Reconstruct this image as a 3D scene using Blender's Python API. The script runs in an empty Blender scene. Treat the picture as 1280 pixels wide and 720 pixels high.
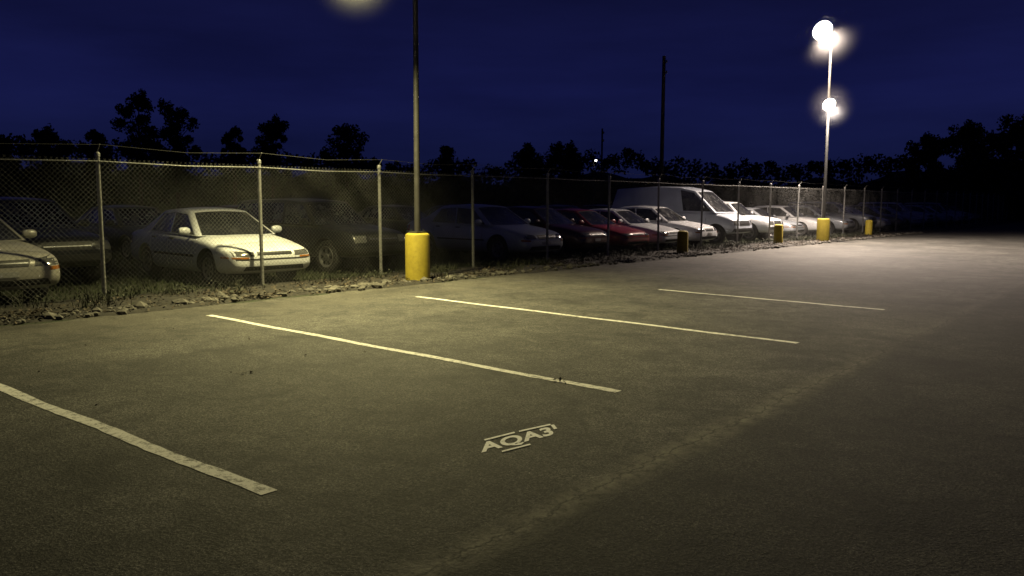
import bpy, bmesh, math, random, copy
import numpy as np
from mathutils import Vector, Matrix
from mathutils.bvhtree import BVHTree
random.seed(7); rng=np.random.default_rng(11)
scene=bpy.context.scene
col=scene.collection

# ---------------------------------------------------------------- helpers
def new_mesh(name, verts, faces, mats=(), midx=None, smooth=False):
    me=bpy.data.meshes.new(name); me.from_pydata([tuple(v) for v in verts],[],[tuple(f) for f in faces])
    for m in mats: me.materials.append(m)
    if midx is not None: me.polygons.foreach_set('material_index',list(midx))
    if smooth: me.polygons.foreach_set('use_smooth',[True]*len(me.polygons))
    me.update(); return me
def add_obj(name, me, loc=(0,0,0), rot=(0,0,0), parent=None):
    o=bpy.data.objects.new(name, me); o.location=loc; o.rotation_euler=rot
    col.objects.link(o)
    if parent is not None: o.parent=parent
    return o
def empty(name, loc=(0,0,0), rot=(0,0,0)):
    o=bpy.data.objects.new(name,None); o.location=loc; o.rotation_euler=rot; o.empty_display_size=.3
    col.objects.link(o); return o
# the fence line is not quite parallel to the bays: distance of the fence from x=0 at a given y
def fx(y): return -13.05+.045*(min(y,60)-6)
def sh(vs): return [(v[0]+fx(v[1])+11.65,v[1],v[2]) for v in vs]

class MB:
    """mesh builder"""
    def __init__(s): s.v=[]; s.f=[]; s.m=[]
    def add(s,verts,faces,mat=0):
        b=len(s.v); s.v+= [tuple(v) for v in verts]; s.f+=[tuple(i+b for i in f) for f in faces]; s.m+=[mat]*len(faces)
    def box(s,c,d,mat=0,rz=0,rx=0,ry=0):
        M=Matrix.Rotation(rz,3,'Z')@Matrix.Rotation(ry,3,'Y')@Matrix.Rotation(rx,3,'X'); c=Vector(c)
        vs=[c+M@Vector((x*d[0]/2,y*d[1]/2,z*d[2]/2)) for x in(-1,1) for y in(-1,1) for z in(-1,1)]
        s.add(vs,[(0,1,3,2),(4,6,7,5),(0,4,5,1),(2,3,7,6),(0,2,6,4),(1,5,7,3)],mat)
    def tube(s,p0,p1,r0,r1=None,n=10,mat=0,caps=True):
        if r1 is None:r1=r0
        p0=Vector(p0);p1=Vector(p1);d=(p1-p0).normalized()
        a=d.orthogonal().normalized(); b=d.cross(a)
        vs=[]
        for p,r in((p0,r0),(p1,r1)):
            for i in range(n):
                t=2*math.pi*i/n; vs.append(p+a*math.cos(t)*r+b*math.sin(t)*r)
        fs=[(i,(i+1)%n,n+(i+1)%n,n+i) for i in range(n)]
        if caps: fs+=[tuple(range(n))[::-1],tuple(range(n,2*n))]
        s.add(vs,fs,mat)
    def lathe(s,prof,axis='Z',origin=(0,0,0),n=32,mat=0,mats=None):
        o=Vector(origin);vs=[]
        for (h,r) in prof:
            for i in range(n):
                t=2*math.pi*i/n
                if axis=='Z': vs.append(o+Vector((r*math.cos(t),r*math.sin(t),h)))
                else: vs.append(o+Vector((r*math.cos(t),h,r*math.sin(t))))
        b=len(s.v)
        for k in range(len(prof)-1):
            fs=[(k*n+i,k*n+(i+1)%n,(k+1)*n+(i+1)%n,(k+1)*n+i) for i in range(n)]
            if axis=='Y': fs=[f[::-1] for f in fs]
            s.f+=[tuple(j+b for j in f) for f in fs]; s.m+=[mats[k] if mats else mat]*n
        s.v+=[tuple(v) for v in vs]
    def mesh(s,name,mats,smooth=True,angle=35):
        me=new_mesh(name,s.v,s.f,mats,s.m,smooth)
        if smooth: me.set_sharp_from_angle(angle=math.radians(angle))
        return me

# ---------------------------------------------------------------- materials
def mat(name): 
    m=bpy.data.materials.new(name); m.use_nodes=True; nt=m.node_tree; b=nt.nodes['Principled BSDF']; return m,nt,b
def coord(nt): return nt.nodes.new('ShaderNodeTexCoord').outputs['Object']
def noise(nt,vec,scale,detail=4,rough=.6,dist=0):
    n=nt.nodes.new('ShaderNodeTexNoise'); n.inputs['Scale'].default_value=scale; n.inputs['Detail'].default_value=detail
    n.inputs['Roughness'].default_value=rough; n.inputs['Distortion'].default_value=dist; nt.links.new(vec,n.inputs['Vector']); return n.outputs['Fac']
def ramp(nt,fac,stops):
    r=nt.nodes.new('ShaderNodeValToRGB'); e=r.color_ramp.elements
    while len(e)<len(stops): e.new(.5)
    for i,(p,c) in enumerate(stops):
        e[i].position=p; e[i].color=(c,c,c,1) if not hasattr(c,'__len__') else (*c,1)
    nt.links.new(fac,r.inputs[0]); return r.outputs[0]
def mix(nt,fac,a,b,mode='MIX'):
    m=nt.nodes.new('ShaderNodeMix'); m.data_type='RGBA'; m.blend_type=mode
    for k,val in((0,fac),(6,a),(7,b)):
        sock=m.inputs[k]
        if isinstance(val,bpy.types.NodeSocket): nt.links.new(val,sock)
        elif hasattr(val,'__len__'): sock.default_value=(*val,1)
        elif k==0: sock.default_value=val
        else: sock.default_value=(val,val,val,1)
    return m.outputs[2]
def math_(nt,op,a,b=None,clamp=False):
    m=nt.nodes.new('ShaderNodeMath'); m.operation=op; m.use_clamp=clamp
    for i,v in enumerate((a,b)):
        if v is None: continue
        if isinstance(v,bpy.types.NodeSocket): nt.links.new(v,m.inputs[i])
        else: m.inputs[i].default_value=v
    return m.outputs[0]
def bump(nt,b,h,strength,dist=.01):
    n=nt.nodes.new('ShaderNodeBump'); n.inputs['Strength'].default_value=strength; n.inputs['Distance'].default_value=dist
    nt.links.new(h,n.inputs['Height']); nt.links.new(n.outputs[0],b.inputs['Normal'])

def simple(name,c,rough=.6,metal=0,coat=0,nscale=8,var=.25,bmp=0):
    m,nt,b=mat(name); v=coord(nt); n=noise(nt,v,nscale)
    c1=tuple(x*(1-var) for x in c); c2=tuple(min(1,x*(1+var)) for x in c)
    nt.links.new(ramp(nt,n,[(.3,c1),(.7,c2)]),b.inputs['Base Color'])
    b.inputs['Roughness'].default_value=rough; b.inputs['Metallic'].default_value=metal; b.inputs['Coat Weight'].default_value=coat
    if bmp: bump(nt,b,noise(nt,v,nscale*6),bmp)
    return m

def asphalt_mat():
    m,nt,b=mat('asphalt'); v=coord(nt)
    fine=noise(nt,v,55,3,.75); speck=noise(nt,v,110,2,.8); med=noise(nt,v,5,4,.7); big=noise(nt,v,.5,5,.62); pat=noise(nt,v,1.6,3,.6,.8)
    c=ramp(nt,fine,[(.35,(.012,.012,.011)),(.50,(.055,.053,.047)),(.66,(.15,.145,.127))])
    c=mix(nt,ramp(nt,speck,[(.58,0),(.68,.9)]),c,(.32,.31,.28))
    c=mix(nt,.75,c,ramp(nt,med,[(.3,.5),(.7,1.2)]),'MULTIPLY')
    c=mix(nt,.95,c,ramp(nt,big,[(.34,.5),(.66,1.3)]),'MULTIPLY')
    c=mix(nt,.7,c,ramp(nt,pat,[(.36,.55),(.5,1.0),(.66,1.12)]),'MULTIPLY')
    sep=nt.nodes.new('ShaderNodeSeparateXYZ'); nt.links.new(v,sep.inputs[0])
    # construction joint along the bays, sanded up and cracked, with a darker lane beyond it
    wob=math_(nt,'MULTIPLY',math_(nt,'SUBTRACT',noise(nt,v,.9,4,.6),.5),.30)
    jx=math_(nt,'ADD',math_(nt,'MULTIPLY',sep.outputs[1],-.030),2.48)
    xx=math_(nt,'ADD',math_(nt,'ADD',sep.outputs[0],jx),wob)
    d=math_(nt,'ABSOLUTE',xx)
    fade=ramp(nt,math_(nt,'MULTIPLY',sep.outputs[1],.05),[(.25,1.),(.50,.12)])
    band=ramp(nt,d,[(.0,1.),(.05,.65),(.18,0)])
    band=math_(nt,'MULTIPLY',math_(nt,'MULTIPLY',band,fade),ramp(nt,noise(nt,v,8,4,.8),[(.36,.05),(.60,1.)]))
    lane=ramp(nt,xx,[(.0,1.),(.08,.58)])
    c=mix(nt,1.,c,lane,'MULTIPLY')
    c=mix(nt,band,c,(.20,.19,.155))
    crk=ramp(nt,math_(nt,'ABSOLUTE',math_(nt,'SUBTRACT',xx,math_(nt,'MULTIPLY',math_(nt,'SUBTRACT',med,.5),.22))),[(0,1.),(.014,0)])
    c=mix(nt,math_(nt,'MULTIPLY',crk,.85),c,(.009,.0085,.008))
    # thin dust washed towards the fence
    dust=ramp(nt,math_(nt,'MULTIPLY',math_(nt,'ADD',math_(nt,'MULTIPLY',sep.outputs[0],-.1),math_(nt,'MULTIPLY',pat,.8)),.5),[(.60,0),(.85,.5)])
    c=mix(nt,dust,c,(.07,.063,.048))
    # hairline cracks
    vo=nt.nodes.new('ShaderNodeTexVoronoi'); vo.feature='DISTANCE_TO_EDGE'; vo.inputs['Scale'].default_value=.34
    wv=nt.nodes.new('ShaderNodeVectorMath'); wv.operation='ADD'; nt.links.new(v,wv.inputs[0])
    nn=nt.nodes.new('ShaderNodeTexNoise'); nn.inputs['Scale'].default_value=1.3; nn.inputs['Detail'].default_value=6; nn.inputs['Roughness'].default_value=.72; nt.links.new(v,nn.inputs['Vector'])
    sc=nt.nodes.new('ShaderNodeVectorMath'); sc.operation='SCALE'; sc.inputs['Scale'].default_value=1.5; nt.links.new(nn.outputs['Color'],sc.inputs[0]); nt.links.new(sc.outputs[0],wv.inputs[1])
    nt.links.new(wv.outputs[0],vo.inputs['Vector'])
    cr=ramp(nt,vo.outputs['Distance'],[(.0,1.),(.012,0)])
    cr=math_(nt,'MULTIPLY',cr,ramp(nt,big,[(.44,0),(.54,1)]))
    c=mix(nt,math_(nt,'MULTIPLY',cr,.75),c,(.010,.0095,.009))
    # oil stains
    oil=ramp(nt,noise(nt,v,1.1,4,.65,.6),[(.57,0),(.70,.6)])
    c=mix(nt,oil,c,(.018,.0175,.016))
    nt.links.new(c,b.inputs['Base Color']); b.inputs['Roughness'].default_value=.85; b.inputs['Specular IOR Level'].default_value=.3
    h=math_(nt,'ADD',math_(nt,'MULTIPLY',fine,1.),math_(nt,'MULTIPLY',med,1.0))
    bump(nt,b,h,.8,.012)
    return m
def paint_mat(name,thr=.44,c=(.62,.60,.54)):
    m,nt,b=mat(name); v=coord(nt)
    fine=noise(nt,v,55,3,.75); w=noise(nt,v,14,5,.75); big=noise(nt,v,1.3,3)
    f=math_(nt,'ADD',math_(nt,'ADD',math_(nt,'MULTIPLY',w,.6),math_(nt,'MULTIPLY',fine,.35)),math_(nt,'MULTIPLY',big,.15))
    k=ramp(nt,f,[(thr,0),(thr+.13,1)])
    base=ramp(nt,fine,[(.33,(.02,.02,.019)),(.7,(.12,.115,.105))])
    nt.links.new(mix(nt,k,base,c),b.inputs['Base Color']); b.inputs['Roughness'].default_value=.75
    bump(nt,b,fine,.5,.008); return m
def ground_mat():
    m,nt,b=mat('grassy_ground'); v=coord(nt)
    n=noise(nt,v,3,6,.7); f=noise(nt,v,40,4,.7)
    c=ramp(nt,n,[(.35,(.024,.021,.015)),(.55,(.026,.034,.013)),(.75,(.02,.033,.011))])
    c=mix(nt,.8,c,ramp(nt,f,[(.3,.45),(.7,1.3)]),'MULTIPLY')
    nt.links.new(c,b.inputs['Base Color']); b.inputs['Roughness'].default_value=.95; bump(nt,b,f,.9,.04); return m
M_asph=asphalt_mat(); M_line=paint_mat('worn_white_paint',.43,(.66,.65,.60)); M_sten=paint_mat('stencil_paint',.38,(.82,.82,.81)); M_ground=ground_mat()
M_dirt=simple('dirt_verge',(.014,.012,.009),.95,nscale=9,var=.7,bmp=.9)
M_galv=simple('galvanised_steel',(.25,.25,.24),.6,.5,nscale=20,var=.25)
M_wire=simple('galvanised_wire',(.13,.13,.125),.65,.3,nscale=.9,var=.8)
M_pole=simple('lamp_pole_metal',(.05,.048,.044),.6,.4,nscale=6)
M_wood=simple('weathered_wood',(.03,.024,.018),.9,nscale=12,var=.4)
M_black=simple('black_plastic',(.012,.012,.012),.55)
M_rub=simple('tyre_rubber',(.018,.018,.018),.85,nscale=30)
M_rim=simple('wheel_alloy',(.14,.14,.14),.45,.5)
M_chrome=simple('chrome_trim',(.5,.5,.5),.25,.9)
M_plate=simple('licence_plate',(.30,.30,.29),.5,nscale=60,var=.3)
M_red=simple('tail_light_red',(.25,.01,.01),.25,coat=.8)
M_stone=simple('verge_stones',(.07,.065,.055),.9,nscale=5,var=.7)
m,nt,b=mat('headlight_glass'); b.inputs['Roughness'].default_value=.12; b.inputs['Coat Weight'].default_value=1
vv=coord(nt); w=nt.nodes.new('ShaderNodeTexWave'); w.inputs['Scale'].default_value=14; w.bands_direction='Y'; nt.links.new(vv,w.inputs[0])
nt.links.new(ramp(nt,w.outputs['Fac'],[(0,(.06,.06,.06)),(1,(.24,.24,.23))]),b.inputs['Base Color']); b.inputs['Metallic'].default_value=.5; M_head=m
m,nt,b=mat('car_glass'); b.inputs['Coat Weight'].default_value=.7; b.inputs['Coat Roughness'].default_value=.04; b.inputs['Specular IOR Level'].default_value=.8
gn=noise(nt,coord(nt),3,5,.7)
nt.links.new(ramp(nt,gn,[(.35,.08),(.75,.45)]),b.inputs['Roughness']); nt.links.new(ramp(nt,gn,[(.3,(.014,.015,.016)),(.7,(.05,.052,.052))]),b.inputs['Base Color']); M_glass=m
def car_paint(name,c,metal=.3):
    m,nt,b=mat(name); v=coord(nt); n=noise(nt,v,2.5,6,.7); sp=noise(nt,v,45,3,.7)
    sep=nt.nodes.new('ShaderNodeSeparateXYZ'); nt.links.new(v,sep.inputs[0])
    cc=mix(nt,1.,c,ramp(nt,n,[(.3,.82),(.7,1.05)]),'MULTIPLY')
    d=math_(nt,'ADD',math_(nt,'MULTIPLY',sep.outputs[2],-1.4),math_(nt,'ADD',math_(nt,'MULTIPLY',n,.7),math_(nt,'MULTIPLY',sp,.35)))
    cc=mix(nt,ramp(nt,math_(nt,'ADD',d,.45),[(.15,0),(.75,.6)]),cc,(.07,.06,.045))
    nt.links.new(cc,b.inputs['Base Color']); b.inputs['Metallic'].default_value=metal
    nt.links.new(ramp(nt,n,[(.3,.28),(.7,.5)]),b.inputs['Roughness']); b.inputs['Coat Weight'].default_value=.5; b.inputs['Coat Roughness'].default_value=.12
    return m
P={'white':car_paint('white_car_paint',(.76,.78,.81),.0),'beige':car_paint('beige_car_paint',(.40,.385,.34),.15),
 'silver':car_paint('silver_car_paint',(.46,.50,.55),.15),'dark':car_paint('dark_car_paint',(.008,.009,.011),.2),
 'maroon':car_paint('maroon_car_paint',(.06,.007,.010),.2),'red':car_paint('red_car_paint',(.30,.022,.035),.05),
 'blue':car_paint('blue_car_paint',(.02,.03,.06),.3),'grey':car_paint('grey_car_paint',(.12,.13,.14),.3),
 'van':car_paint('van_paint',(.52,.57,.66),.05)}
m,nt,b=mat('yellow_painted_concrete'); v=coord(nt); n=noise(nt,v,7,6,.75)
nt.links.new(ramp(nt,n,[(.3,(.22,.165,.010)),(.62,(.33,.26,.020)),(.72,(.20,.18,.11))]),b.inputs['Base Color']); b.inputs['Roughness'].default_value=.75; bump(nt,b,noise(nt,v,40),.5); M_yel=m
def leaf_mat(name,c1,c2,sc=.35):
    m,nt,b=mat(name); v=coord(nt); n=noise(nt,v,sc,3)
    oi=nt.nodes.new('ShaderNodeNewGeometry')
    f=math_(nt,'ADD',math_(nt,'MULTIPLY',n,.6),math_(nt,'MULTIPLY',oi.outputs['Random Per Island'],.4))
    nt.links.new(ramp(nt,f,[(.3,c1),(.7,c2)]),b.inputs['Base Color']); b.inputs['Roughness'].default_value=.85; return m
M_fol=leaf_mat('foliage',(.010,.014,.007),(.035,.045,.018))
M_litter=leaf_mat('fallen_leaves',(.008,.006,.0045),(.055,.040,.023),6)
M_grass=leaf_mat('grass_blades',(.012,.019,.006),(.036,.045,.017),1)
M_weed=leaf_mat('dry_weeds',(.009,.012,.006),(.03,.032,.016),2)
M_bark=simple('bark',(.035,.028,.02),.95,nscale=6,var=.4)
def emit(name,c,s):
    m,nt,b=mat(name); b.inputs['Emission Color'].default_value=(*c,1); b.inputs['Emission Strength'].default_value=s; b.inputs['Base Color'].default_value=(.8,.8,.8,1)
    m.cycles.emission_sampling='NONE'; return m
M_em=emit('lit_lamp_lens',(1,.90,.74),40); M_em_s=emit('distant_lamp_lens',(1,.92,.8),14)

# ---------------------------------------------------------------- world / night sky
w=bpy.data.worlds.new('World'); scene.world=w; w.use_nodes=True; nt=w.node_tree; bg=nt.nodes['Background']
g=nt.nodes.new('ShaderNodeTexCoord').outputs['Generated']
sp=nt.nodes.new('ShaderNodeSeparateXYZ'); nt.links.new(g,sp.inputs[0])
c=ramp(nt,sp.outputs[2],[(0.,(.0042,.0058,.024)),(.05,(.0056,.0078,.042)),(.13,(.0066,.0085,.055)),(.20,(.0052,.0064,.040)),(.32,(.0036,.0044,.024)),(.8,(.002,.0027,.014))])
mp=nt.nodes.new('ShaderNodeMapping'); mp.inputs['Scale'].default_value=(1.2,1.2,7); nt.links.new(g,mp.inputs[0])
cl=ramp(nt,noise(nt,mp.outputs[0],1.8,5,.55),[(.35,.75),(.7,1.22)])
c=mix(nt,1.,c,cl,'MULTIPLY')
sky=nt.nodes.new('ShaderNodeTexSky'); sky.sky_type='NISHITA'; sky.sun_disc=False; sky.sun_elevation=math.radians(-8); sky.sun_rotation=math.radians(150)
c=mix(nt,.02,c,sky.outputs[0],'ADD')
nt.links.new(c,bg.inputs['Color']); bg.inputs['Strength'].default_value=1.0

# ---------------------------------------------------------------- camera
cd=bpy.data.cameras.new('camera'); cam=bpy.data.objects.new('camera',cd); col.objects.link(cam); scene.camera=cam
cd.sensor_width=36; cd.lens=36*1017/1280; cd.clip_end=3000; cd.clip_start=.05
R=Matrix.Rotation(math.radians(38),4,'Z')@Matrix.Rotation(math.radians(90-6.05),4,'X')@Matrix.Rotation(math.radians(.2),4,'Z')
cam.matrix_world=Matrix.Translation((0,0,1.62))@R
scene.view_settings.view_transform='Standard'; scene.view_settings.look='None'; scene.view_settings.exposure=0

# ---------------------------------------------------------------- ground, asphalt, markings
S=1500
add_obj('ground',new_mesh('ground',[(-S,-S,0),(S,-S,0),(S,S,0),(-S,S,0)],[(0,1,2,3)],[M_ground]))
ys=np.arange(-20,110.1,.3); ed=[fx(y)+1.55+.14*math.sin(y*1.7)+.10*math.sin(y*4.3+1)+random.uniform(-.07,.07) for y in ys]
vs=[];fs=[]
for y,e in zip(ys,ed): vs+=[(e,y,.006),(45,y,.006)]
for i in range(len(ys)-1): fs.append((2*i,2*i+1,2*i+3,2*i+2))
add_obj('asphalt_parking_lot',new_mesh('asphalt_parking_lot',vs,fs,[M_asph]))
def strip(mb,p0,p1,wd,z,n=60):
    p0=Vector(p0);p1=Vector(p1);d=(p1-p0).normalized();s=Vector((-d.y,d.x))
    vs=[]
    for i in range(n+1):
        p=p0.lerp(p1,i/n)+s*.010*math.sin(i*.35)
        a=wd/2+random.uniform(-.006,.006); vs+=[(*(p+s*a),z),(*(p-s*a),z)]
    mb.add(vs,[(2*i,2*i+1,2*i+3,2*i+2) for i in range(n)])
for a,b_ in (((-10.2,2.78),(-3.75,2.61)),((-10.4,6.35),(-3.48,5.93)),((-9.75,9.84),(-3.11,9.34)),((-7.1,13.52),(-3.09,13.13))):
    mb=MB(); strip(mb,a,b_,.10,.010); me=mb.mesh('parking_line',[M_line],False); add_obj('parking_line',me)
# stencil
tc=bpy.data.curves.new('stencil','FONT'); tc.body='AQA3'; tc.size=1; tc.space_character=1.06; tc.offset=.034
to=bpy.data.objects.new('tmp',tc); col.objects.link(to); bpy.context.view_layer.update()
tm=bpy.data.meshes.new_from_object(to.evaluated_get(bpy.context.evaluated_depsgraph_get())); bpy.data.objects.remove(to)
xs=[v.co.x for v in tm.vertices]; yy=[v.co.y for v in tm.vertices]; x0,x1,y0,y1=min(xs),max(xs),min(yy),max(yy)
O=Vector((-3.27,3.88)); U=Vector((.13,.64)); V=Vector((-.175,.16))
sv=[];sf=[]
for v in tm.vertices:
    a=(v.co.x-x0)/(x1-x0); bb=(v.co.y-y0)/(y1-y0); p=O+U*a+V*bb; sv.append((p.x,p.y,.010))
sf=[tuple(p.vertices) for p in tm.polygons]
def quad_uv(a0,b0,a1,b1,wd):
    base=len(sv); d=Vector((a1-a0,b1-b0)); n=Vector((-d.y,d.x)).normalized()*wd
    for (a,b) in((a0,b0),(a1,b1)):
        for s in(-1,1):
            p=O+U*(a+s*n.x*.35)+V*(b+s*n.y); sv.append((p.x,p.y,.0115))
    sf.append((base,base+1,base+3,base+2))
quad_uv(.10,1.16,.52,1.20,.07); quad_uv(.58,1.20,1.04,1.14,.07); quad_uv(1.06,1.08,1.06,.60,.07); quad_uv(.24,-.18,.62,-.18,.06)
add_obj('stencil_marking',new_mesh('stencil_marking',sv,sf,[M_sten]))
# dirt verge
vs=[];fs=[];nx=18; yv=np.arange(-12,96,.2)
for y in yv:
    for i in range(nx):
        t=i/(nx-1); x=-12.2+t*2.15+.12*math.sin(y*1.3)*t
        z=.035*max(0,math.sin(math.pi*t))**.7*(1+.5*math.sin(y*2.1)*math.sin(y*.7+t*5))+random.uniform(0,.04)*(0<i<nx-1)
        vs.append((x,y,z if 0<i<nx-1 else -.01))
for j in range(len(yv)-1):
    for i in range(nx-1):
        a=j*nx+i; fs.append((a,a+1,a+nx+1,a+nx))
add_obj('dirt_verge',new_mesh('dirt_verge',sh(vs),fs,[M_dirt],smooth=True))
def leaves(n,posf,smin,smax):
    vs=[];fs=[]
    for i in range(n):
        x,y,z=posf(); s=random.uniform(smin,smax); a=random.uniform(0,6.28); tl=random.uniform(-.7,.7); tr=random.uniform(-.7,.7)
        u=Vector((math.cos(a),math.sin(a),tl))*s; v=Vector((-math.sin(a),math.cos(a),tr))*s*.6; p=Vector((x,y,z+s*.4))
        b=len(vs); vs+=[p-u,p-v,p+u,p+v]; fs.append((b,b+1,b+2,b+3))
    return vs,fs
piles=[(random.uniform(-11.3,-10.2),random.uniform(-2,45),random.uniform(.08,.3)) for _ in range(260)]
def pl():
    if random.random()<.6:
        c=random.choice(piles); return (c[0]+random.gauss(0,c[2]*.5),c[1]+random.gauss(0,c[2]),.02+abs(random.gauss(0,.045)))
    y=random.uniform(-2,34) if random.random()<.85 else random.uniform(30,85)
    return (max(-12.2,min(-10.0,-10.8+random.gauss(0,.42))),y,.03)
vs,fs=leaves(26000,pl,.010,.034)
vs=sh(vs)
v2,f2=leaves(60,lambda:(random.uniform(-11,-6),random.uniform(0,16),.012),.008,.018)
b0=len(vs); vs+=v2; fs+=[tuple(i+b0 for i in f) for f in f2]
def heap(cx,cy,n,r):
    global vs,fs
    v3,f3=leaves(n,lambda:(cx+random.gauss(0,r),cy+random.gauss(0,r),.012),.010,.024); b0=len(vs); vs+=v3; fs+=[tuple(i+b0 for i in f) for f in f3]
heap(-6.65,4.35,14,.05); heap(-4.1,5.97,12,.03)
add_obj('fallen_leaves',new_mesh('fallen_leaves',vs,fs,[M_litter]))
mb=MB()
for i in range(1300):
    y=random.uniform(-2,48); x=-10.35+random.gauss(0,.2); r=random.uniform(.018,.06)*(2.0 if random.random()<.14 else 1)
    if x>-9.98: x=-10.3+random.uniform(-.2,.2)
    bm=bmesh.new(); bmesh.ops.create_icosphere(bm,subdivisions=1,radius=r)
    V_=[(v.co.x*random.uniform(.7,1.3)+x,v.co.y*random.uniform(.7,1.4)+y,v.co.z*.8*random.uniform(.7,1.2)+.035) for v in bm.verts]
    mb.add(sh(V_),[[v.index for v in f.verts] for f in bm.faces]); bm.free()
add_obj('verge_stones',mb.mesh('verge_stones',[M_stone],False))
def blades(n,posf,h0,h1,w=.012,lean=.35):
    vs=[];fs=[]
    for i in range(n):
        x,y,z=posf(); h=random.uniform(h0,h1); a=random.uniform(0,6.28); ux,uy=math.cos(a)*w,math.sin(a)*w
        lx,ly=random.gauss(0,lean)*h,random.gauss(0,lean)*h
        b=len(vs); vs+=[(x-ux,y-uy,z),(x+ux,y+uy,z),(x+lx*.4+ux*.7,y+ly*.4+uy*.7,z+h*.6),(x+lx*.4-ux*.7,y+ly*.4-uy*.7,z+h*.6),(x+lx,y+ly,z+h)]
        fs+=[(b,b+1,b+2,b+3),(b+3,b+2,b+4)]
    return vs,fs
vs,fs=blades(42000,lambda:(random.uniform(-24,-11.9),random.uniform(-2,34) ,0),.03,.11)
add_obj('grass',new_mesh('grass',sh(vs),fs,[M_grass]))
cl=[(random.gauss(-11.35,.3),random.uniform(-4,45),random.uniform(.3,1)) for _ in range(210)]
def pw():
    c=random.choice(cl); return (c[0]+random.gauss(0,.12),c[1]+random.gauss(0,.16),.02)
vs,fs=blades(6500,pw,.06,.24,.008,.45)
v2,f2=leaves(6500,lambda:(lambda c:(c[0]+random.gauss(0,.14),c[1]+random.gauss(0,.18),random.uniform(.02,.26)*c[2]))(random.choice(cl)),.012,.032)
b0=len(vs); vs+=v2; fs+=[tuple(i+b0 for i in f) for f in f2]
add_obj('weeds',new_mesh('weeds',sh(vs),fs,[M_weed]))

# ---------------------------------------------------------------- chain link fence
FX=-11.65; mb=MB(); y0f=6.15-2.85*4; npost=34; H=2.27
for k in range(npost):
    y=y0f+2.85*k; r=.033; lean=random.uniform(-.03,.03)
    mb.tube((FX,y,0),(FX+lean,y,H+.04),r,r,10)
    mb.lathe([(0,r*1.25),(.05,r*1.25),(.07,r*.9),(.085,.0)],'Z',(FX+lean,y,H+.03),10)
    mb.tube((FX+lean,y,H+.1),(FX+lean+.1,y,H+.22),.010,.008,6)
    for zt in(.4,1.0,1.6,2.05): mb.tube((FX+lean*zt/2,y,zt-.012),(FX+lean*zt/2,y,zt+.012),r*1.18,None,8)
mb.v=sh(mb.v)
yend=y0f+2.85*(npost-1)
fence=empty('chain_link_fence')
add_obj('posts',mb.mesh('posts',[M_galv]),parent=fence)
mb=MB()
def rail(p0,p1,r,n): mb.tube(p0,p1,r,None,n,caps=False)
for k in range(npost-1):
    a=y0f+2.85*k; s1=random.uniform(-.03,.0)
    rail((FX+.03,a,H-.04),(FX+.03,a+1.42,H-.04+s1),.009,8); rail((FX+.03,a+1.42,H-.04+s1),(FX+.03,a+2.85,H-.04),.009,8)
    rail((FX+.1,a,H+.215),(FX+.1,a+1.42,H+.18+s1),.0025,3); rail((FX+.1,a+1.42,H+.18+s1),(FX+.1,a+2.85,H+.215),.0025,3)
    rail((FX+.045,a,.09),(FX+.045,a+2.85,.09),.004,3)
mb.v=sh(mb.v)
add_obj('top_rail',mb.mesh('top_rail',[M_galv]),parent=fence)
mb=MB(); p=.078; zb,zt=.05,H
def sag(yy,z): 
    return FX+.045+.022*math.sin(yy*1.1+z)*math.sin(z*1.4)
hh=zt-zb; y=y0f
while y<yend-hh:
    far=y>62
    for s in(1,-1):
        a=(y if s>0 else y+hh); b_=(y+hh if s>0 else y)
        if far: rail((FX+.045,a,zb),(FX+.045,b_,zt),.0026,3); continue
        pm=((a+b_)/2); zm=(zb+zt)/2; r=.0018
        rail((sag(a,zb),a,zb),(sag(pm,zm)+.002*s,pm,zm),r,3); rail((sag(pm,zm)+.002*s,pm,zm),(sag(b_,zt),b_,zt),r,3)
    y+=p*(2.5 if far else 1)
mb.v=sh(mb.v)
add_obj('wire_mesh',mb.mesh('wire_mesh',[M_wire],False),parent=fence)

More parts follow.
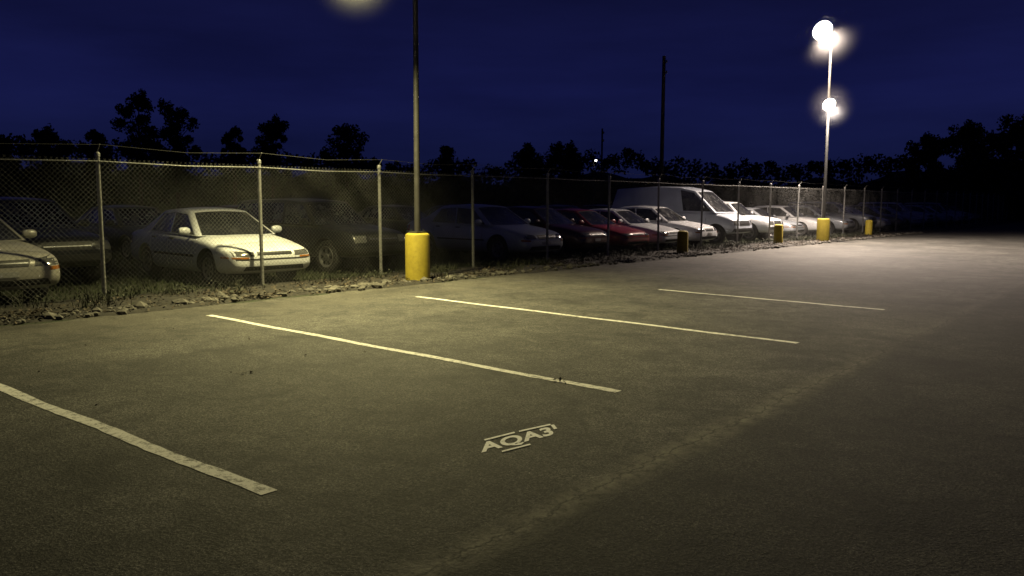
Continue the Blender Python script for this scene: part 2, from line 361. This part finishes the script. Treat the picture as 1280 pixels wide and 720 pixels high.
# ---------------------------------------------------------------- cars
def body_mesh(cfg):
    st=cfg['st']; rings=[];vs=[];fs=[]
    for (x,zb,zt,w) in st:
        zs=zt-cfg.get('drop',.05); h=zs-zb
        half=[(0,zb),(.80*w,zb),(.955*w,zb+.05),(1.0*w,zb+.30*h),(.995*w,zb+.60*h),(.965*w,zb+.88*h),(.91*w,zs+.005),(.62*w,zt-.005),(0,zt+.008)]
        ring=[(x,y,z) for y,z in half]+[(x,-y,z) for y,z in half[-2:0:-1]]
        rings.append(ring)
    n=len(rings[0])
    for r in rings: vs+=r
    for k in range(len(rings)-1):
        for i in range(n): fs.append((k*n+i,k*n+(i+1)%n,(k+1)*n+(i+1)%n,(k+1)*n+i))
    fs.append(tuple(range(n))[::-1]); fs.append(tuple(range((len(rings)-1)*n,len(rings)*n)))
    me=new_mesh('b',vs,fs,[M_black]*3)
    bm=bmesh.new(); bm.from_mesh(me); bmesh.ops.recalc_face_normals(bm,faces=bm.faces); bm.to_mesh(me); bm.free()
    o=add_obj('tmpbody',me); s=o.modifiers.new('s','SUBSURF'); s.levels=2; s.render_levels=2
    mb=MB(); r=cfg['wr']+.055; w=cfg['w']
    for wx in cfg['wx']:
        for sd in(1,-1):
            mb.tube((wx,sd*(w-.27),cfg['wr']+.01),(wx,sd*(w+.3),cfg['wr']+.01),r,r,36,2)
    c1=add_obj('c1',mb.mesh('c1',[M_black]*3,False))
    mb=MB()
    for sd in(1,-1):
        for (dx,za,zb_) in cfg['doors']: mb.box((dx,sd*(w+.05),(za+zb_)/2),(.012,.16,zb_-za),2)
    c2=add_obj('c2',mb.mesh('c2',[M_black]*3,False))
    for c in(c1,c2):
        bm=bmesh.new(); bm.from_mesh(c.data); bmesh.ops.recalc_face_normals(bm,faces=bm.faces); bm.to_mesh(c.data); bm.free()
        bo=o.modifiers.new('b','BOOLEAN'); bo.object=c; bo.operation='DIFFERENCE'; bo.solver='EXACT'
    bpy.context.view_layer.update()
    ev=bpy.data.meshes.new_from_object(o.evaluated_get(bpy.context.evaluated_depsgraph_get()))
    for q in(o,c1,c2): bpy.data.objects.remove(q)
    return ev
def greenhouse(cfg):
    g=cfg['gh']; wb,wr=g['wb'],g['wr']; bm=bmesh.new(); lay=bm.faces.layers.int.new('win')
    cols=[-1,-.5,0,.5,1]; bul=[0,.75,1,.75,0]
    b=g['b'];t=g['t'];zb=g['zb'];zt=g['zt']; rb=g['rb']; zrb=g['zrb']
    def row(x,z,hw,bx,bz): return [bm.verts.new((x+bx*bul[i],hw*cols[i],z+bz*bul[i])) for i in range(5)]
    rows=[row(b[0],zb,wb,g.get('bx',.16),0)]
    for i,(tx,tz) in enumerate(zip(t,zt)):
        bx=.08 if i==0 else (-.05 if i==len(t)-1 else 0)
        rows.append(row(tx,tz,wr*(1 if 0<i<len(t)-1 else .97),bx,.035))
    rows.append(row(rb,zrb,wb*.97,-g.get('bx',.16)*.7,0))
    for k in range(len(rows)-1):
        for i in range(4):
            f=bm.faces.new((rows[k][i],rows[k][i+1],rows[k+1][i+1],rows[k+1][i]))
            if k==0: f[lay]=1; f.material_index=1
            if k==len(rows)-2 and g.get('rearwin',True): f[lay]=2; f.material_index=1
    wid=3
    for sd,ci in((-1,0),(1,4)):
        base=[rows[0][ci]]+[bm.verts.new((x,sd*wb,zz)) for x,zz in zip(b[1:],g['zbs'])]
        for i in range(len(b)-1):
            q=[base[i],base[i+1],rows[i+2][ci],rows[i+1][ci]]
            f=bm.faces.new(q)
            if g['win'][i]: f[lay]=wid; f.material_index=1
            wid+=1
        bm.faces.new((base[-1],rows[-1][ci],rows[-2][ci]))
    bmesh.ops.recalc_face_normals(bm,faces=bm.faces)
    es=[]
    for ci in (0,4):
        for k in range(len(rows)-1):
            e=bm.edges.get((rows[k][ci],rows[k+1][ci])); es.append(e)
    for k in (1,len(rows)-2):
        for i in range(4): es.append(bm.edges.get((rows[k][i],rows[k][i+1])))
    bmesh.ops.bevel(bm,geom=es,offset=g.get('bev',.05),segments=3,profile=.5,affect='EDGES',material=0,clamp_overlap=True)
    for wn in range(1,wid):
        grp=[f for f in bm.faces if f[lay]==wn and f.material_index==1]
        if not grp: continue
        r=bmesh.ops.inset_region(bm,faces=grp,thickness=g.get('ins',.022),depth=0,use_even_offset=True,use_boundary=True)
        for f in r['faces']: f.material_index=0; f[lay]=0
        r=bmesh.ops.inset_region(bm,faces=grp,thickness=.016,depth=-.006,use_even_offset=True,use_boundary=True)
        for f in r['faces']: f.material_index=2; f[lay]=0
    me=bpy.data.meshes.new('gh'); bm.to_mesh(me); bm.free(); return me
MI={'paint':0,'glass':1,'black':2,'chrome':3,'head':4,'red':5,'plate':6,'amber':7}
M_amb=simple('amber_lens',(.30,.11,.015),.25,coat=.8)
def build_car(cfg):
    bm_=body_mesh(cfg); gh=greenhouse(cfg)
    mb=MB()
    for me in(bm_,gh):
        vs=[tuple(v.co) for v in me.vertices]; b=len(mb.v); mb.v+=vs
        for p in me.polygons: mb.f.append(tuple(i+b for i in p.vertices)); mb.m.append(p.material_index)
    bvh=BVHTree.FromPolygons([v.co.copy() for v in bm_.vertices],[tuple(p.vertices) for p in bm_.polygons])
    def patch(side,c4,mat,off=.006,nu=8,nv=3,mir=True):
        for s in ((1,-1) if mir else (1,)):
            P=[];ok=True
            for j in range(nv+1):
                for i in range(nu+1):
                    u=i/nu;v=j/nv
                    a=(c4[0][0]*(1-u)+c4[1][0]*u)*(1-v)+(c4[3][0]*(1-u)+c4[2][0]*u)*v
                    z=(c4[0][1]*(1-u)+c4[1][1]*u)*(1-v)+(c4[3][1]*(1-u)+c4[2][1]*u)*v
                    if side=='front': o=Vector((4,a*s,z)); d=Vector((-1,0,0))
                    elif side=='rear': o=Vector((-4,a*s,z)); d=Vector((1,0,0))
                    else: o=Vector((a,3*s,z)); d=Vector((0,-s,0))
                    h=bvh.ray_cast(o,d)
                    if h[0] is None: ok=False; break
                    P.append((h[0]-d*off,h[0]+d*.01))
                if not ok: break
            if not ok: continue
            nn=nu+1; n=len(P)
            vs=[p[0] for p in P]+[p[1] for p in P]
            fs=[(j*nn+i,j*nn+i+1,(j+1)*nn+i+1,(j+1)*nn+i) for j in range(nv) for i in range(nu)]
            bd=[i for i in range(nn)]+[j*nn+nu for j in range(1,nv+1)]+[nv*nn+i for i in range(nu-1,-1,-1)]+[j*nn for j in range(nv-1,0,-1)]
            for k in range(len(bd)):
                a,b=bd[k],bd[(k+1)%len(bd)]; fs.append((a,b,b+n,a+n))
            mb.add(vs,fs,MI[mat])
    for d in cfg['det']: patch(*d[:3],**(d[3] if len(d)>3 else {}))
    mx,my,mz=cfg['mirror']
    for s in(1,-1):
        prof=[(-.11,.0),(-.10,.05),(-.04,.075),(.05,.075),(.10,.05),(.11,.0)]
        vs=[];n=10
        for (h,r) in prof:
            for i in range(n):
                t=2*math.pi*i/n; vs.append((mx+r*.8*math.cos(t),s*(my+.10)+h,mz+r*math.sin(t)))
        fs=[(k*n+i,k*n+(i+1)%n,(k+1)*n+(i+1)%n,(k+1)*n+i) for k in range(5) for i in range(n)]
        mb.add(vs,fs,MI[cfg.get('mirmat','paint')]); mb.box((mx,s*(my),mz-.03),(.06,.1,.04),2)
    me=mb.mesh('car_body',[P['white'],M_glass,M_black,M_chrome,M_head,M_red,M_plate,M_amb],True,32)
    mw=MB(); r=cfg['wr']
    for wx in cfg['wx']:
        for s in(1,-1):
            yo=s*(cfg['w']-.03)
            pr=[(-.20,.10),(-.20,r*.7),(-.19,r*.93),(-.16,r),(-.04,r),(-.01,r*.95),(0,r*.80),(-.012,r*.66),(-.004,r*.64),(-.02,r*.58),(-.05,r*.50),(-.035,r*.2),(-.02,r*.16),(-.018,0)]
            mt=[0]*7+[1]*6
            mw.lathe([(h*s,q) for h,q in pr],'Y',(wx,yo,r),32,mats=mt)
            ns=cfg.get('slots',7)
            for k in range(ns):
                t=2*math.pi*k/ns; dt=.23
                vs=[]
                for (rr,a) in((r*.27,-dt*.7),(r*.27,dt*.7),(r*.53,dt),(r*.53,-dt)):
                    vs.append((wx+rr*math.cos(t+a),yo-s*(.028 if rr>r*.4 else .026),r+rr*math.sin(t+a)))
                mw.add(vs,[(0,1,2,3)],2)
    wm=mw.mesh('car_wheels',[M_rub,M_rim,M_black],True,30)
    return me,wm
sedan=dict(w=.87,wr=.31,wx=(1.38,-1.28),drop=.05,
 st=[(-2.28,.40,.80,.66),(-2.25,.30,.90,.78),(-2.12,.24,.955,.84),(-1.7,.22,.985,.865),(-1.0,.20,.975,.875),(-.2,.19,.95,.88),(.6,.19,.93,.88),(1.05,.19,.905,.875),(1.6,.21,.82,.865),(2.0,.23,.735,.84),(2.17,.25,.685,.80),(2.26,.29,.64,.74),(2.30,.38,.58,.62)],
 doors=[(.82,.30,.92),(-.22,.30,.92),(-1.02,.48,.93)],
 gh=dict(wb=.80,wr=.60,b=[.98,-.20,-1.15],t=[.20,-.30,-.92],zb=.88,zt=[1.33,1.37,1.335],zbs=[.90,.92],rb=-1.62,zrb=.93,win=[1,1]),
 mirror=(.72,.84,.97),
 det=[('front',[(.40,.555),(.80,.565),(.80,.655),(.40,.635)],'head'),('front',[(.80,.52),(.50,.515),(.50,.545),(.80,.55)],'amber'),
  ('front',[(-.34,.575),(.34,.575),(.34,.63),(-.34,.63)],'black',dict(mir=False)),
  ('front',[(-.60,.30),(.60,.30),(.56,.38),(-.56,.38)],'black',dict(mir=False)),
  ('front',[(-.80,.495),(.80,.495),(.80,.512),(-.80,.512)],'black',dict(mir=False,nu=20,nv=1)),
  ('side',[(-.85,.50),(.92,.50),(.92,.545),(-.85,.545)],'black',dict(off=.010,nu=16,nv=1)),
  ('side',[(.02,.80),(-.14,.80),(-.14,.83),(.02,.83)],'black',dict(off=.022,nu=2,nv=1)),
  ('side',[(-.76,.81),(-.92,.81),(-.92,.84),(-.76,.84)],'black',dict(off=.022,nu=2,nv=1)),
  ('side',[(1.90,.52),(2.10,.52),(2.10,.55),(1.90,.55)],'amber',dict(nu=2,nv=1)),
  ('side',[(-2.0,.66),(-2.2,.66),(-2.2,.80),(-2.0,.82)],'red',dict(nu=3)),
  ('rear',[(.45,.66),(.80,.66),(.80,.82),(.45,.82)],'red'),('rear',[(-.2,.55),(.2,.55),(.2,.65),(-.2,.65)],'plate',dict(mir=False))])
sedan2=copy.deepcopy(sedan)
sedan2.update(w=.89,wr=.325,wx=(1.45,-1.32),
 st=[(-2.38,.42,.86,.66),(-2.35,.32,.97,.80),(-2.2,.25,1.03,.86),(-1.8,.22,1.06,.885),(-1.0,.20,1.03,.895),(-.2,.20,1.0,.90),(.6,.20,.98,.90),(1.1,.20,.96,.895),(1.6,.22,.90,.885),(2.05,.23,.82,.86),(2.25,.25,.76,.82),(2.36,.30,.69,.74),(2.41,.40,.62,.62)],
 doors=[(.90,.32,.97),(-.20,.32,.97),(-1.05,.52,.98)],
 gh=dict(wb=.82,wr=.63,b=[1.12,-.18,-1.2],t=[.36,-.30,-.98],zb=.93,zt=[1.42,1.46,1.42],zbs=[.95,.97],rb=-1.72,zrb=1.0,win=[1,1]),
 mirror=(.85,.87,1.02),slots=5,
 det=[('front',[(.38,.60),(.80,.60),(.80,.76),(.42,.70)],'head'),('front',[(.80,.54),(.60,.53),(.60,.585),(.80,.59)],'amber'),
  ('front',[(-.30,.60),(.30,.60),(.34,.70),(-.34,.70)],'black',dict(mir=False)),
  ('front',[(-.30,.645),(.30,.645),(.30,.662),(-.30,.662)],'chrome',dict(mir=False,off=.014,nv=1)),
  ('front',[(-.62,.31),(.62,.31),(.56,.41),(-.56,.41)],'black',dict(mir=False)),
  ('front',[(-.16,.45),(.16,.45),(.16,.53),(-.16,.53)],'plate',dict(mir=False,off=.012)),
  ('side',[(-.85,.53),(.98,.53),(.98,.565),(-.85,.565)],'black',dict(off=.010,nu=16,nv=1)),
  ('side',[(.02,.85),(-.14,.85),(-.14,.88),(.02,.88)],'black',dict(off=.022,nu=2,nv=1)),
  ('side',[(-.78,.86),(-.94,.86),(-.94,.89),(-.78,.89)],'black',dict(off=.022,nu=2,nv=1)),
  ('rear',[(.45,.72),(.80,.72),(.80,.90),(.45,.90)],'red'),('side',[(-2.1,.72),(-2.3,.72),(-2.3,.86),(-2.1,.90)],'red',dict(nu=3)),('rear',[(-.2,.6),(.2,.6),(.2,.7),(-.2,.7)],'plate',dict(mir=False))])
suv=copy.deepcopy(sedan2)
suv.update(w=.92,wr=.37,wx=(1.42,-1.38),drop=.05,
 st=[(-2.36,.50,1.0,.76),(-2.34,.38,1.08,.86),(-2.2,.34,1.12,.90),(-1.6,.32,1.13,.92),(-.8,.32,1.12,.925),(.0,.32,1.11,.925),(.7,.32,1.10,.925),(1.1,.32,1.09,.92),(1.6,.34,1.04,.91),(2.05,.36,.99,.89),(2.25,.38,.93,.86),(2.33,.42,.84,.80),(2.37,.50,.74,.70)],
 doors=[(.86,.42,1.08),(-.16,.42,1.08),(-1.0,.62,1.08)],
 gh=dict(wb=.85,wr=.68,b=[1.02,-.14,-1.05,-2.2],t=[.42,-.22,-1.1,-2.05],zb=1.06,zt=[1.60,1.65,1.65,1.62],zbs=[1.07,1.07,1.07],rb=-2.22,zrb=1.07,win=[1,1,1]),
 mirror=(.82,.90,1.16),slots=6,
 det=[('front',[(.50,.70),(.80,.70),(.80,.86),(.50,.86)],'head'),('front',[(-.44,.70),(.44,.70),(.44,.86),(-.44,.86)],'black',dict(mir=False)),
  ('front',[(-.42,.77),(.42,.77),(.42,.79),(-.42,.79)],'chrome',dict(mir=False,off=.014,nv=1)),
  ('front',[(-.82,.50),(.82,.50),(.82,.62),(-.82,.62)],'black',dict(mir=False,off=.02,nu=16)),
  ('side',[(-.85,.58),(.92,.58),(.92,.66),(-.85,.66)],'black',dict(off=.012,nu=16,nv=1)),
  ('rear',[(.62,.75),(.82,.75),(.82,1.0),(.62,1.0)],'red')])
van=copy.deepcopy(suv)
van.update(w=.99,wr=.36,wx=(1.95,-1.55),drop=.05,
 st=[(-2.78,.50,1.15,.86),(-2.75,.40,1.22,.95),(-2.5,.36,1.26,.98),(-1.6,.34,1.27,.99),(-.8,.34,1.27,.995),(.2,.34,1.27,.995),(1.2,.34,1.26,.99),(1.7,.35,1.24,.98),(2.1,.36,1.16,.96),(2.45,.38,1.06,.93),(2.62,.40,.98,.88),(2.70,.44,.86,.80),(2.73,.52,.76,.70)],
 doors=[(1.55,.45,1.22),(.50,.45,1.22),(-.75,.45,1.22)],
 gh=dict(wb=.93,wr=.80,b=[1.95,.55,-.8,-2.68],t=[1.00,.35,-.8,-2.45],zb=1.18,zt=[2.02,2.15,2.18,2.10],zbs=[1.2,1.2,1.2],rb=-2.70,zrb=1.2,win=[1,0,0],rearwin=True,bev=.11,ins=.05),
 mirror=(1.45,.97,1.38),mirmat='black',
 det=[('front',[(.55,.72),(.84,.72),(.84,.90),(.55,.90)],'head'),('front',[(-.50,.70),(.50,.70),(.50,.88),(-.50,.88)],'black',dict(mir=False)),
  ('front',[(-.85,.46),(.85,.46),(.85,.60),(-.85,.60)],'black',dict(mir=False,off=.03,nu=16)),
  ('front',[(-.40,.78),(.40,.78),(.40,.80),(-.40,.80)],'chrome',dict(mir=False,off=.014,nv=1)),
  ('side',[(-1.0,.60),(1.5,.60),(1.5,.66),(-1.0,.66)],'black',dict(off=.012,nu=16,nv=1)),
  ('rear',[(.75,.75),(.9,.75),(.9,1.1),(.75,1.1)],'red')])
KIT={'sedan':build_car(sedan),'sedan2':build_car(sedan2),'suv':build_car(suv),'van':build_car(van)}
NM={'sedan':'parked_car','sedan2':'parked_car','suv':'parked_suv','van':'parked_van'}
LEN={'sedan':2.30,'sedan2':2.41,'suv':2.37,'van':2.73}
def car(kind,paint,gap,y,rz=0,sc=1):
    """gap: distance of the nose behind the fence line"""
    e=empty(NM[kind],(fx(y)-gap-LEN[kind]*sc,y,0),(0,0,math.radians(rz))); e.scale=(sc,sc,sc)
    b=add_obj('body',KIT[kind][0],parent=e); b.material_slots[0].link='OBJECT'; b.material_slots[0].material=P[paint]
    add_obj('wheels',KIT[kind][1],parent=e)
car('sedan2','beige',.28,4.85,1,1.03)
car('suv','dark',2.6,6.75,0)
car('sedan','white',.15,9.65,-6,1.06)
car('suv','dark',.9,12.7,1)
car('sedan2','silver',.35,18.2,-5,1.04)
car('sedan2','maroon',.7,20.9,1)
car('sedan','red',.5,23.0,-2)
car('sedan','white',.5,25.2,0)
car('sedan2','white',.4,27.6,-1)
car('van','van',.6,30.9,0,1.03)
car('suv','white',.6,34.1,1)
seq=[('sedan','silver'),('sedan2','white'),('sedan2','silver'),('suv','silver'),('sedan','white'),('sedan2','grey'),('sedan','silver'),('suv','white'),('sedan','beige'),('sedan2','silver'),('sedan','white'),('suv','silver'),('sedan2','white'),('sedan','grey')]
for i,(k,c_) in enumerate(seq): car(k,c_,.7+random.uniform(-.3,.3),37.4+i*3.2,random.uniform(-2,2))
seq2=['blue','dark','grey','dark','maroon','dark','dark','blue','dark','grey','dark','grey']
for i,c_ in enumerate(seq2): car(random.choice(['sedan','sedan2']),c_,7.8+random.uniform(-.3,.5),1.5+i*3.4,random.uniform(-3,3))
for i,(k,c_) in enumerate([('sedan','white'),('sedan2','silver'),('suv','white'),('sedan','silver'),('sedan2','white')]):
    e=empty(NM[k],(-6+i*3.0,80+random.uniform(-.5,.5),0),(0,0,math.radians(-90+random.uniform(-3,3))))
    b=add_obj('body',KIT[k][0],parent=e); b.material_slots[0].link='OBJECT'; b.material_slots[0].material=P[c_]; add_obj('wheels',KIT[k][1],parent=e)

# ---------------------------------------------------------------- lamps
def glow_ball(loc,r,dens,parent,pw=3.):  # added scattering sphere, stands in for the glow around a lit lamp
    me=bpy.data.meshes.new('lamp_glow'); bm=bmesh.new(); bmesh.ops.create_icosphere(bm,subdivisions=3,radius=r); bm.to_mesh(me); bm.free()
    m=bpy.data.materials.new('lamp_glow'); m.use_nodes=True; nt=m.node_tree; nt.nodes.clear()
    out=nt.nodes.new('ShaderNodeOutputMaterial'); vs_=nt.nodes.new('ShaderNodeVolumeScatter'); v=nt.nodes.new('ShaderNodeTexCoord').outputs['Object']
    ln=nt.nodes.new('ShaderNodeVectorMath'); ln.operation='LENGTH'; nt.links.new(v,ln.inputs[0])
    f=math_(nt,'SUBTRACT',1.,math_(nt,'DIVIDE',ln.outputs['Value'],r),True); f=math_(nt,'POWER',f,pw)
    nt.links.new(math_(nt,'MULTIPLY',f,dens),vs_.inputs['Density']); vs_.inputs['Anisotropy'].default_value=.1
    nt.links.new(vs_.outputs[0],out.inputs['Volume']); me.materials.append(m)
    return add_obj('lamp_glow',me,loc,parent=parent)
def light(name,loc,power,c,parent,target,size=.12,cone=165,blend=.9):
    ld=bpy.data.lights.new(name,'SPOT'); ld.energy=power; ld.color=c; ld.shadow_soft_size=size; ld.spot_size=math.radians(cone); ld.spot_blend=blend
    o=bpy.data.objects.new(name,ld); col.objects.link(o); o.location=loc; o.parent=parent
    d=Vector(target); o.rotation_euler=d.to_track_quat('-Z','Y').to_euler(); return o
def lamp_base(mb):
    mb.lathe([(-.1,.25),(.92,.25),(.96,.24),(.985,.20),(.99,0)],'Z',(0,0,0),36,mat=1)
    mb.box((0,0,1.005),(.26,.26,.03),0)
    for a in(-1,1):
        for b in(-1,1): mb.tube((a*.09,b*.09,1.0),(a*.09,b*.09,1.06),.012,None,6)
L1=empty('street_lamp',(-11.65,11.8,0)); mb=MB(); lamp_base(mb)
mb.tube((0,0,1.0),(0,0,5.75),.062,.050,16)
hx,hy=.50,-2.0
pts=[(0,0,5.6),(.04,-.2,5.76),(.2,-.8,5.88),(.38,-1.65,5.88)]
for a,b_ in zip(pts,pts[1:]): mb.tube(a,b_,.03,.03,10)
add_obj('pole',mb.mesh('pole',[M_pole,M_yel]),parent=L1)
mb=MB(); n=12
secs=[(-.38,.05,.05),(-.2,.11,.07),(.05,.15,.085),(.25,.13,.07),(.36,.06,.04)]
vs=[]
for (u,ww,hh_) in secs:
    for i in range(n):
        t=2*math.pi*i/n; vs.append((ww*math.cos(t),-u,hh_*max(-.45,math.sin(t))))
mb.add(vs,[(k*n+i,k*n+(i+1)%n,(k+1)*n+(i+1)%n,(k+1)*n+i) for k in range(4) for i in range(n)]+[tuple(range(n)),tuple(range(4*n,5*n))])
mb.lathe([(-.035,.12),(-.075,.10),(-.10,.05),(-.105,0)],'Z',(0,-.08,0),16,mat=1)
add_obj('lamp_head',mb.mesh('lamp_head',[M_pole,M_em]),(hx,hy,5.84),(0,0,math.radians(15)),L1)
light('lamp_light',(hx,hy-.02,5.66),6600,(1,.88,.41),L1,(.28,-.10,-1),.12,134,1.)
glow_ball((hx,hy,5.68),1.05,.035,L1,2.5)
L2=empty('street_lamp',(-10.6,34.4,0)); mb=MB(); lamp_base(mb)
mb.tube((0,0,1.0),(0,0,8.4),.07,.045,14)
mb.tube((0,0,8.3),(-.22,-.34,8.5),.03,None,8); mb.tube((0,0,5.5),(.03,-.12,5.55),.03,None,8)
add_obj('pole',mb.mesh('pole',[M_pole,M_yel]),parent=L2)
def flood(loc,aim,s):
    q=Vector(aim).to_track_quat('-Z','Y').to_euler()
    e=empty('floodlight',loc,q); e.parent=L2
    mb=MB(); mb.lathe([(.20*s,0),(.19*s,.08*s),(.10*s,.16*s),(.02*s,.30*s),(-.03*s,.33*s),(-.05*s,.325*s)],'Z',(0,0,0),24,0)
    mb.lathe([(-.05*s,.325*s),(-.13*s,.28*s),(-.20*s,.18*s),(-.23*s,0)],'Z',(0,0,0),24,1)
    add_obj('housing',mb.mesh('housing',[M_pole,M_em],True,60),parent=e)
aim=(.616,-.62,-.55)
flood((-.26,-.40,8.5),aim,1.2); flood((.06,-.2,5.58),aim,.8)
light('flood_light_upper',(-.10,-.60,8.30),21000,(1,.80,.64),L2,(.50,-.05,-.9),.2,154,.8)
light('flood_light_lower',(.20,-.36,5.42),4800,(1,.86,.74),L2,(.40,-.05,-.9),.2,160,.9)
glow_ball((-.14,-.56,8.44),1.7,.06,L2,3.0); glow_ball((.16,-.32,5.5),1.1,.08,L2,3.0)
L3=empty('street_lamp',(-43,67.9,0)); mb=MB(); mb.tube((0,0,0),(0,0,5.6),.07,.05,8); mb.tube((0,0,5.55),(.4,-.3,5.65),.03,None,6)
mb.lathe([(-.13,0),(-.1,.07),(0,.10),(.08,.05),(.1,0)],'Z',(.45,-.35,5.62),10,mat=1)
add_obj('pole',mb.mesh('pole',[M_pole,M_em_s]),parent=L3)
def bollard(loc,h=.8,r=.17):
    mb=MB(); mb.lathe([(-.05,r),(h-.08,r),(h-.04,r*.92),(h-.01,r*.6),(h,0)],'Z',(0,0,0),24)
    add_obj('yellow_bollard',mb.mesh('yellow_bollard',[M_yel]),loc)
bollard((-11.5,23.4,0),.75); bollard((-11.3,31.2,0)); bollard((-10.9,42.5,0))

def upole(loc,h,r):
    mb=MB(); mb.tube((0,0,0),(0,0,h),r,r*.75,12)
    for zz in (h-.35,h-.9): mb.lathe([(0,.04),(.1,.05),(.14,.02),(.15,0)],'Z',(r+.04,0,zz),8,mat=1); mb.box((r*.7,0,zz),(.12,.05,.05),0)
    add_obj('utility_pole',mb.mesh('utility_pole',[M_wood,M_galv]),loc)
upole((-20.8,39.6,0),9.3,.12); upole((-31,50,0),6.8,.08)

# ---------------------------------------------------------------- trees
def az(a): t=math.radians(a-38); return math.sin(t),math.cos(t)
def clump(vs,fs,c,r,n,s,zsq=1.):
    P=rng.normal(size=(n,3)); P/=np.linalg.norm(P,axis=1)[:,None]; P*= (rng.random(n)**.45)[:,None]*r; P[:,2]*=zsq
    A=rng.normal(size=(n,3)); A/=np.linalg.norm(A,axis=1)[:,None]; B=rng.normal(size=(n,3)); B=np.cross(A,B); B/=np.linalg.norm(B,axis=1)[:,None]
    S_=s*(.5+rng.random(n))[:,None]
    Q=np.array(c)+P
    b=len(vs)
    V=np.stack([Q-A*S_,Q-B*S_*.6,Q+A*S_,Q+B*S_*.6],1).reshape(-1,3)
    vs.extend(map(tuple,V)); fs.extend((b+4*i,b+4*i+1,b+4*i+2,b+4*i+3) for i in range(n))
def tree(a,R_,h,wd,kind='round'):
    x,y=az(a); e=empty('tree',(x*R_,y*R_,0)); mb=MB()
    mb.tube((0,0,0),(0,0,h*.45),.22,.15,8); mb.tube((0,0,h*.45),(.2,.1,h*.92),.15,.03,8)
    vs=[];fs=[]
    nl=46
    for i in range(nl):
        t=.20+.72*(i+random.random())/nl; aa=random.uniform(0,6.28)
        if kind=='cone': rr=wd*.5*(1.08-t)*1.2
        else: rr=wd*.5*math.sin(math.pi*min(1,max(0,(t-.04)/1.0)))**.5
        k=random.uniform(.1,1.0)
        p=Vector((math.cos(aa)*rr*k,math.sin(aa)*rr*k,h*t))
        if i%2==0: mb.tube((0,0,h*t*.8),p,.06,.02,5)
        clump(vs,fs,p,random.uniform(.09,.20)*wd,130,.15,1.0)
    for _ in range(4): clump(vs,fs,(random.gauss(0,.12*wd),random.gauss(0,.12*wd),h*random.uniform(.86,.96)),wd*.10,90,.13,1.4)
    add_obj('trunk',mb.mesh('trunk',[M_bark]),parent=e); add_obj('crown',new_mesh('crown',vs,fs,[M_fol]),parent=e)
for a,h,wd,k in((-24.4,12.7,4.2,'round'),(-22.2,11.5,4.2,'round'),(-26.8,8.6,3.2,'round'),(-18.7,9.3,2.6,'round'),(-16.3,10.4,3.9,'round'),(-11.4,9.8,5.0,'round'),(-4.5,7.9,3.0,'cone'),(1.1,7.8,4,'round'),(3.6,8,4,'round'),(-29.5,8.4,4.5,'round'),(-32,7.6,3.5,'round'),(26.8,8.4,4,'round'),(28.8,9.2,5,'round'),(31.5,9.8,5,'round')):
    tree(a,88,h,wd,k)
prof=[(-80,8),(-45,7),(-32.2,7.2),(-29.1,7.8),(-26.6,7.4),(-24,7.4),(-20.5,7.0),(-18,6.5),(-14.3,6.8),(-9,6.2),(-6.7,6.0),(-4.5,6.6),(-1.1,5.6),(1.1,6.7),(3.4,7.1),(6.2,7),(8.9,7.1),(11.7,6.0),(14.3,5.8),(19.5,5.8),(23.4,6.2),(26.6,7.3),(28.8,8.4),(32.2,8.8),(45,9),(80,8)]
pa=[p[0] for p in prof]; ph=[p[1] for p in prof]
vs=[];fs=[]
a=-70.
while a<70:
    h=float(np.interp(a,pa,ph)); x,y=az(a)
    for lvl in range(3):
        R_=92+random.uniform(-3,6); hz_=h*(.22+.30*lvl)
        rr=random.uniform(.7,1.4)
        if lvl==2: hz_=h-rr*random.uniform(.3,1.5)
        clump(vs,fs,(x*R_,y*R_,max(.5,hz_)),rr,70 if lvl<2 else 130,.20)
    a+=.5
add_obj('distant_treeline',new_mesh('distant_treeline',vs,fs,[M_fol]))
vs=[];fs=[];aa=np.arange(-80,80.1,1.)
for i,a in enumerate(aa):
    x,y=az(a); h=float(np.interp(a,pa,ph))*.70+.5*math.sin(a*1.3)
    for (R_,z) in((93,-.1),(97,h*.7),(102,h),(125,h*.9),(150,-.1)): vs.append((x*R_,y*R_,z))
for i in range(len(aa)-1):
    for k in range(4): q=i*5+k; fs.append((q,q+1,q+6,q+5))
add_obj('sky_blocker',new_mesh('sky_blocker',vs,fs,[M_fol],smooth=True))  # added dark bank behind the trees, keeps sky from showing through
